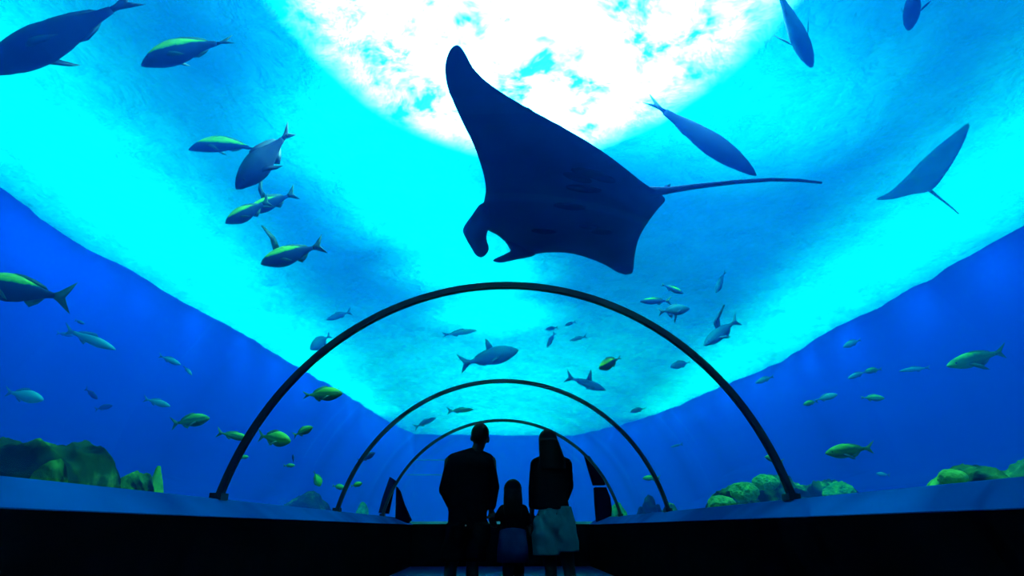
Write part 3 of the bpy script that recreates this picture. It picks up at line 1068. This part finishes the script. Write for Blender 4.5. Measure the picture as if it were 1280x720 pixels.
hd = q(600, 547, 0.02)
shL, shR = q(563, 577), q(613, 577)
elL, elR = q(557, 612, 0.02), q(616, 610, 0.0)
wrL, wrR = q(567, 640, 0.16), q(614, 638, 0.02)
hipc = q(586, 655)
bm = bmesh.new()
headshape(bm, hd, 1.0, 0.10)
chain(bm, [hd + Vector((0, -0.01, -0.05)), q(595, 566), q(590, 575)], [0.055, 0.056, 0.07])
ellipsoid(bm, q(588, 585), (0.185, 0.105, 0.13), None, 3)
ellipsoid(bm, q(586, 610), (0.16, 0.10, 0.19), None, 3)
ellipsoid(bm, q(585, 645), (0.165, 0.11, 0.14), None, 3)
chain(bm, [shL, elL, wrL], [0.055, 0.042, 0.028])
chain(bm, [shR, elR, wrR], [0.055, 0.042, 0.028])
kneeL, kneeR = g(566, 0.48), g(592, 0.48)
ankL, ankR = g(565, 0.09, 0.0), g(593, 0.09, 0.0)
chain(bm, [q(575, 655), kneeL, g(565, 0.30, -0.02), ankL], [0.085, 0.056, 0.054, 0.038])
chain(bm, [q(597, 655), kneeR, g(593, 0.30, -0.02), ankR], [0.085, 0.056, 0.054, 0.038])
hand(bm, wrL, (0.1, 0.6, -0.6), (0.6, 0.2, 0), 1.0, 1)
hand(bm, wrR, (0.15, 0.05, -1), (0.3, 0.9, 0), 1.0, -1)
foot(bm, ankL, 1.0)
foot(bm, ankR, 1.0)
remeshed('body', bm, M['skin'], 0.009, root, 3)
bm = bmesh.new()
ellipsoid(bm, q(588, 583), (0.205, 0.125, 0.125), None, 3)
ellipsoid(bm, q(587, 600), (0.195, 0.125, 0.2), None, 3)
ellipsoid(bm, q(585, 630), (0.185, 0.12, 0.2), None, 3)
hoop_loft(bm, [((pX(585) - mx0), 0, pz(662), 0.175, 0.125), ((pX(585) - mx0), 0, pz(640), 0.172, 0.12), ((pX(586) - mx0), 0, pz(610), 0.19, 0.125), ((pX(587) - mx0), 0, pz(580), 0.21, 0.12), ((pX(588) - mx0), 0, pz(570), 0.15, 0.09)])
chain(bm, [q(592, 567), shL + Vector((0.03, 0, 0.005)), elL], [0.06, 0.072, 0.066])
chain(bm, [q(592, 567), shR + Vector((-0.03, 0, 0.005)), elR], [0.06, 0.072, 0.064])
chain(bm, [elL, elL.lerp(wrL, 0.8)], [0.062, 0.045])
chain(bm, [elR, elR.lerp(wrR, 0.8)], [0.060, 0.042])
remeshed('jacket', bm, M['cloth'], 0.010, root, 5)
bm = bmesh.new()
zk = 0.53
for (tx, kx) in ((573, 567), (599, 595)):
    c0, c1 = pX(tx) - mx0, pX(kx) - mx0
    hoop_loft(bm, [(c1, 0, zk, 0.098, 0.10), (c1, 0, zk + 0.1, 0.10, 0.105), (c0, 0, pz(672), 0.11, 0.12), (c0, 0, pz(655), 0.108, 0.12)])
ellipsoid(bm, q(585, 656), (0.185, 0.125, 0.11), None, 3)
remeshed('shorts', bm, M['cloth'], 0.010, root, 4)
bm = bmesh.new()
ellipsoid(bm, hd + Vector((0.0, -0.022, 0.035)), (0.083, 0.095, 0.098), Matrix.Rotation(0.1, 3, 'Y'), 4)
for v in bm.verts:
    v.co += v.co.normalized() * 0.003 * noise.noise(v.co * 40)
obj('hair', bm, M['hair'], root)
for a_ in (ankL, ankR):
    bm = bmesh.new()
    ellipsoid(bm, a_ + Vector((0, 0.05, -0.045)), (0.052, 0.14, 0.045), None, 3)
    for v in bm.verts:
        v.co.z = max(v.co.z, 0.0)
    obj('shoe', bm, M['shoe'], root)
bm = bmesh.new()
ellipsoid(bm, q(583, 657, -0.128), (0.008, 0.004, 0.008), None, 2)
obj('button', bm, M['button'], root)

# ---- woman
mx0 = pX(690)
root = empty('person', (mx0, PY, 0))
tag(root, 'long-haired person in black top and pale shorts standing right of the child', 'person', 'visitors looking into the tank')
hd = q(685, 553, 0.02)
shL, shR = q(670, 580), q(708, 580)
elL, elR = q(667, 610, 0.02), q(711, 608, 0.03)
wrL, wrR = q(665, 640, 0.02), q(707, 628, 0.16)
bm = bmesh.new()
headshape(bm, hd, 0.95, -0.03)
chain(bm, [hd + Vector((0, -0.01, -0.05)), q(688, 568), q(689, 578)], [0.045, 0.046, 0.06])
ellipsoid(bm, q(689, 590), (0.135, 0.09, 0.12), None, 3)
ellipsoid(bm, q(689, 615), (0.12, 0.085, 0.17), None, 3)
ellipsoid(bm, q(691, 650), (0.155, 0.11, 0.13), None, 3)
chain(bm, [shL, elL, wrL], [0.044, 0.035, 0.023])
chain(bm, [shR, elR, wrR], [0.044, 0.035, 0.023])
kneeL, kneeR = g(687, 0.46), g(709, 0.46)
ankL, ankR = g(686, 0.085), g(712, 0.085)
chain(bm, [q(682, 660), kneeL, g(686, 0.30, -0.02), ankL], [0.085, 0.053, 0.052, 0.035])
chain(bm, [q(702, 660), kneeR, g(711, 0.30, -0.02), ankR], [0.085, 0.053, 0.052, 0.035])
hand(bm, wrL, (-0.1, 0.05, -1), (-0.3, 0.9, 0), 0.92, 1)
hand(bm, wrR, (-0.3, 0.6, -0.3), (-0.6, 0.2, 0), 0.92, -1)
foot(bm, ankL, 0.92)
foot(bm, ankR, 0.92)
remeshed('body', bm, M['skin'], 0.009, root, 3)
bm = bmesh.new()
cx = pX(689) - mx0
hoop_loft(bm, [(cx + 0.01, 0, pz(637), 0.155, 0.115), (cx, 0, pz(620), 0.145, 0.105), (cx, 0, pz(600), 0.145, 0.105), (cx, 0, pz(582), 0.15, 0.10), (cx, 0, pz(572), 0.10, 0.075)])
ellipsoid(bm, q(689, 592), (0.15, 0.10, 0.12), None, 3)
chain(bm, [q(689, 571), shL, elL, elL.lerp(wrL, 0.75)], [0.05, 0.054, 0.048, 0.034])
chain(bm, [q(689, 571), shR, elR, elR.lerp(wrR, 0.75)], [0.05, 0.054, 0.048, 0.036])
remeshed('top', bm, M['cloth'], 0.010, root, 5)
# loose shorts with folds
bm = bmesh.new()
seg = 48
for (c0, c1, z1, r1) in ((pX(680) - mx0, pX(682) - mx0, pz(694), 0.118), (pX(704) - mx0, pX(707) - mx0, pz(690), 0.105)):
    hoop_loft(bm, [(c1, 0, z1, r1, 0.115), (c1, 0, z1 + 0.08, r1 + 0.002, 0.12), (c0, 0, pz(668), 0.115, 0.125), (c0 * 0.8 + 0.02, 0, pz(650), 0.105, 0.12), (c0 * 0.6 + 0.02, 0, pz(633), 0.09, 0.105)])
ellipsoid(bm, q(691, 655), (0.185, 0.125, 0.12), None, 3)
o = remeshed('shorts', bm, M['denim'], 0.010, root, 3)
for v in o.data.vertices:
    c_ = v.co
    v.co += Vector((c_.x, c_.y, 0)).normalized() * 0.010 * noise.noise(Vector((c_.x * 16 + c_.z * 9, c_.y * 16, c_.z * 4)))
# hair: cap and long fall to the shoulder blades
bm = bmesh.new()
ellipsoid(bm, hd + Vector((0, -0.02, 0.02)), (0.088, 0.10, 0.105), None, 3)
cxh = hd.x
hoop_loft(bm, [(cxh + 0.035, -0.075, pz(588), 0.115, 0.045), (cxh + 0.03, -0.075, pz(575), 0.118, 0.055), (cxh + 0.015, -0.06, pz(563), 0.105, 0.07), (cxh, -0.03, pz(550), 0.09, 0.09)])
remeshed('hair', bm, M['hair'], 0.009, root, 4)
for a_ in (ankL, ankR):
    bm = bmesh.new()
    ellipsoid(bm, a_ + Vector((0, 0.05, -0.042)), (0.047, 0.125, 0.042), None, 3)
    for v in bm.verts:
        v.co.z = max(v.co.z, 0.0)
    obj('shoe', bm, M['shoe'], root)

# ---- child
mx0 = pX(641)
root = empty('person', (mx0, PY, 0))
tag(root, 'small child with long hair in dark top and blue skirt between the adults', 'person', 'visitors looking into the tank')
hd = q(641, 615, 0.02)
shL, shR = q(629, 637), q(654, 637)
elL, elR = q(622, 647, 0.02), q(659, 650, 0.02)
wrL, wrR = q(615, 646, 0.02), q(662, 656, 0.02)
bm = bmesh.new()
headshape(bm, hd, 0.88, 0.0)
chain(bm, [hd + Vector((0, -0.01, -0.05)), q(641, 632)], [0.036, 0.042])
ellipsoid(bm, q(641, 645), (0.095, 0.065, 0.10), None, 3)
ellipsoid(bm, q(641, 665), (0.10, 0.075, 0.10), None, 3)
chain(bm, [shL, elL, wrL], [0.034, 0.027, 0.019])
chain(bm, [shR, elR, wrR], [0.034, 0.027, 0.019])
zk = 0.34
chain(bm, [q(634, 672), g(635, zk), g(635, 0.2, -0.012), g(635, 0.065)], [0.06, 0.04, 0.038, 0.027])
chain(bm, [q(648, 672), g(649, zk), g(649, 0.2, -0.012), g(649, 0.065)], [0.06, 0.04, 0.038, 0.027])
hand(bm, wrL, (-1, 0.05, -0.1), (0.1, 0.3, -0.9), 0.65, 1)
hand(bm, wrR, (0.3, 0.05, -0.9), (-0.3, 0.9, 0), 0.65, -1)
foot(bm, g(635, 0.065), 0.7)
foot(bm, g(649, 0.065), 0.7)
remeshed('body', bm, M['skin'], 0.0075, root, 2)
bm = bmesh.new()
cx = 0.0
hoop_loft(bm, [(cx, 0, pz(664), 0.118, 0.085), (cx, 0, pz(650), 0.11, 0.08), (cx, 0, pz(638), 0.112, 0.075), (cx, 0, pz(632), 0.07, 0.06)])
chain(bm, [q(641, 633), shL, elL], [0.038, 0.044, 0.036])
chain(bm, [q(641, 633), shR, elR, elR.lerp(wrR, 0.5)], [0.038, 0.044, 0.038, 0.03])
remeshed('top', bm, M['cloth'], 0.008, root, 4)
bm = bmesh.new()
seg = 40
hoop_loft(bm, [(cx, 0, pz(703), 0.135, 0.115), (cx, 0, pz(685), 0.13, 0.105), (cx, 0, pz(662), 0.115, 0.088), (cx, 0, pz(658), 0.10, 0.08)], seg)
for v in bm.verts:
    if v.co.z < pz(670):
        a = math.atan2(v.co.y, v.co.x)
        v.co.x *= 1 + 0.05 * math.sin(a * 9)
        v.co.y *= 1 + 0.05 * math.sin(a * 9)
obj('skirt', bm, M['skirt'], root)
bm = bmesh.new()
ellipsoid(bm, hd + Vector((0, -0.018, 0.02)), (0.083, 0.092, 0.095), None, 3)
hoop_loft(bm, [(0.0, -0.06, pz(646), 0.075, 0.03), (0.0, -0.06, pz(636), 0.085, 0.04), (0, -0.05, pz(625), 0.086, 0.06), (0, -0.02, pz(613), 0.08, 0.08)])
remeshed('hair', bm, M['hair'], 0.008, root, 4)
for a_ in (g(635, 0.065), g(649, 0.065)):
    bm = bmesh.new()
    ellipsoid(bm, a_ + Vector((0, 0.03, -0.03)), (0.036, 0.09, 0.034), None, 3)
    for v in bm.verts:
        v.co.z = max(v.co.z, 0.0)
    obj('shoe', bm, M['shoe'], root)

# ------------------------------------------------------------------ light
w = bpy.data.worlds.new('world')
SC.world = w
w.use_nodes = True
bg = w.node_tree.nodes['Background']
bg.inputs['Color'].default_value = (0.01, 0.50, 1.0, 1)
bg.inputs['Strength'].default_value = 0.75


def spot(loc, target, power, angle, color, blend=0.6, radius=0.0):
    ld = bpy.data.lights.new('lamp', 'SPOT')
    ld.energy = power
    ld.spot_size = R(angle)
    ld.spot_blend = blend
    ld.color = color
    ld.shadow_soft_size = radius
    o = bpy.data.objects.new('spot_lamp', ld)
    COL.objects.link(o)
    o.location = loc
    d = Vector(target) - Vector(loc)
    o.rotation_euler = d.to_track_quat('-Z', 'Y').to_euler()
    return o


spot((0.3, 14.8, HS + 8), (0.3, 5.9, HS), 215000, 31.5, (1, 0.7, 0.75), 0.6)
spot((0.3, 6.5, HS + 4), (0.3, 6.5, HS), 2400, 100, (0.0, 0.8, 1.0), 1.0)  # added wide spot for the glow around the bright patch
for x_, y_, p_ in ((-2.2, 9.3, 680), (3.9, 8.4, 425), (-1.5, 12, 760), (-0.7, 15, 900), (-0.2, 18.5, 1000)):  # added spots out of view that brighten the middle of the surface
    spot((x_, y_, HS + 3), (x_, y_, HS), p_, 90, (0.0, 1.0, 0.9), 1.0)
for y_ in (23, 28, 33, 38, 43):  # more added spots, brightening the far surface
    for x_ in (-2.5, 2.5):
        spot((x_, y_, HS + 6.5), (x_, y_, HS), 500 + 34 * y_, 110, (0.0, 0.95, 0.85), 1.0)
for i in range(15):  # unseen rows of spots added to form the bright side bands
    y_ = 0.5 + i * 2.5
    p_ = 520 + 20 * y_
    spot((-7.6, y_, HS + 3.5), (-7.6, y_, HS), p_, 92, (0.0, 0.92, 0.80), 1.0)
    spot((9.2, y_, HS + 3.5), (9.2, y_, HS), p_, 90, (0.0, 0.92, 0.80), 1.0)

# unseen spots added under the surface to brighten the tops of both tank walls
for pts_, sgn in ((Lp, 1), (Rp, -1)):
    acc = 0.0
    for a_, b_ in zip(pts_, pts_[1:]):
        seg_ = (b_ - a_).length
        n_ = max(1, round(seg_ / 2.5))
        for k_ in range(n_):
            q_ = a_.lerp(b_, (k_ + 0.5) / n_)
            if q_.y < 0:
                continue
            spot((q_.x + sgn * 0.9, q_.y, HS - 0.2), (q_.x, q_.y, HS - 0.9), 55 + 5 * q_.y, 165, (0.0, 0.75, 1.0), 1.0)

SC.view_settings.view_transform = 'Standard'
SC.view_settings.look = 'None'
SC.view_settings.exposure = 0.0
SC.view_settings.gamma = 1.0
SC.view_settings.use_curve_mapping = False
SC.cycles.volume_bounces = 2
SC.cycles.max_bounces = 8
SC.cycles.transparent_max_bounces = 24
SC.cycles.use_denoising = True
SC.cycles.sample_clamp_indirect = 3.0
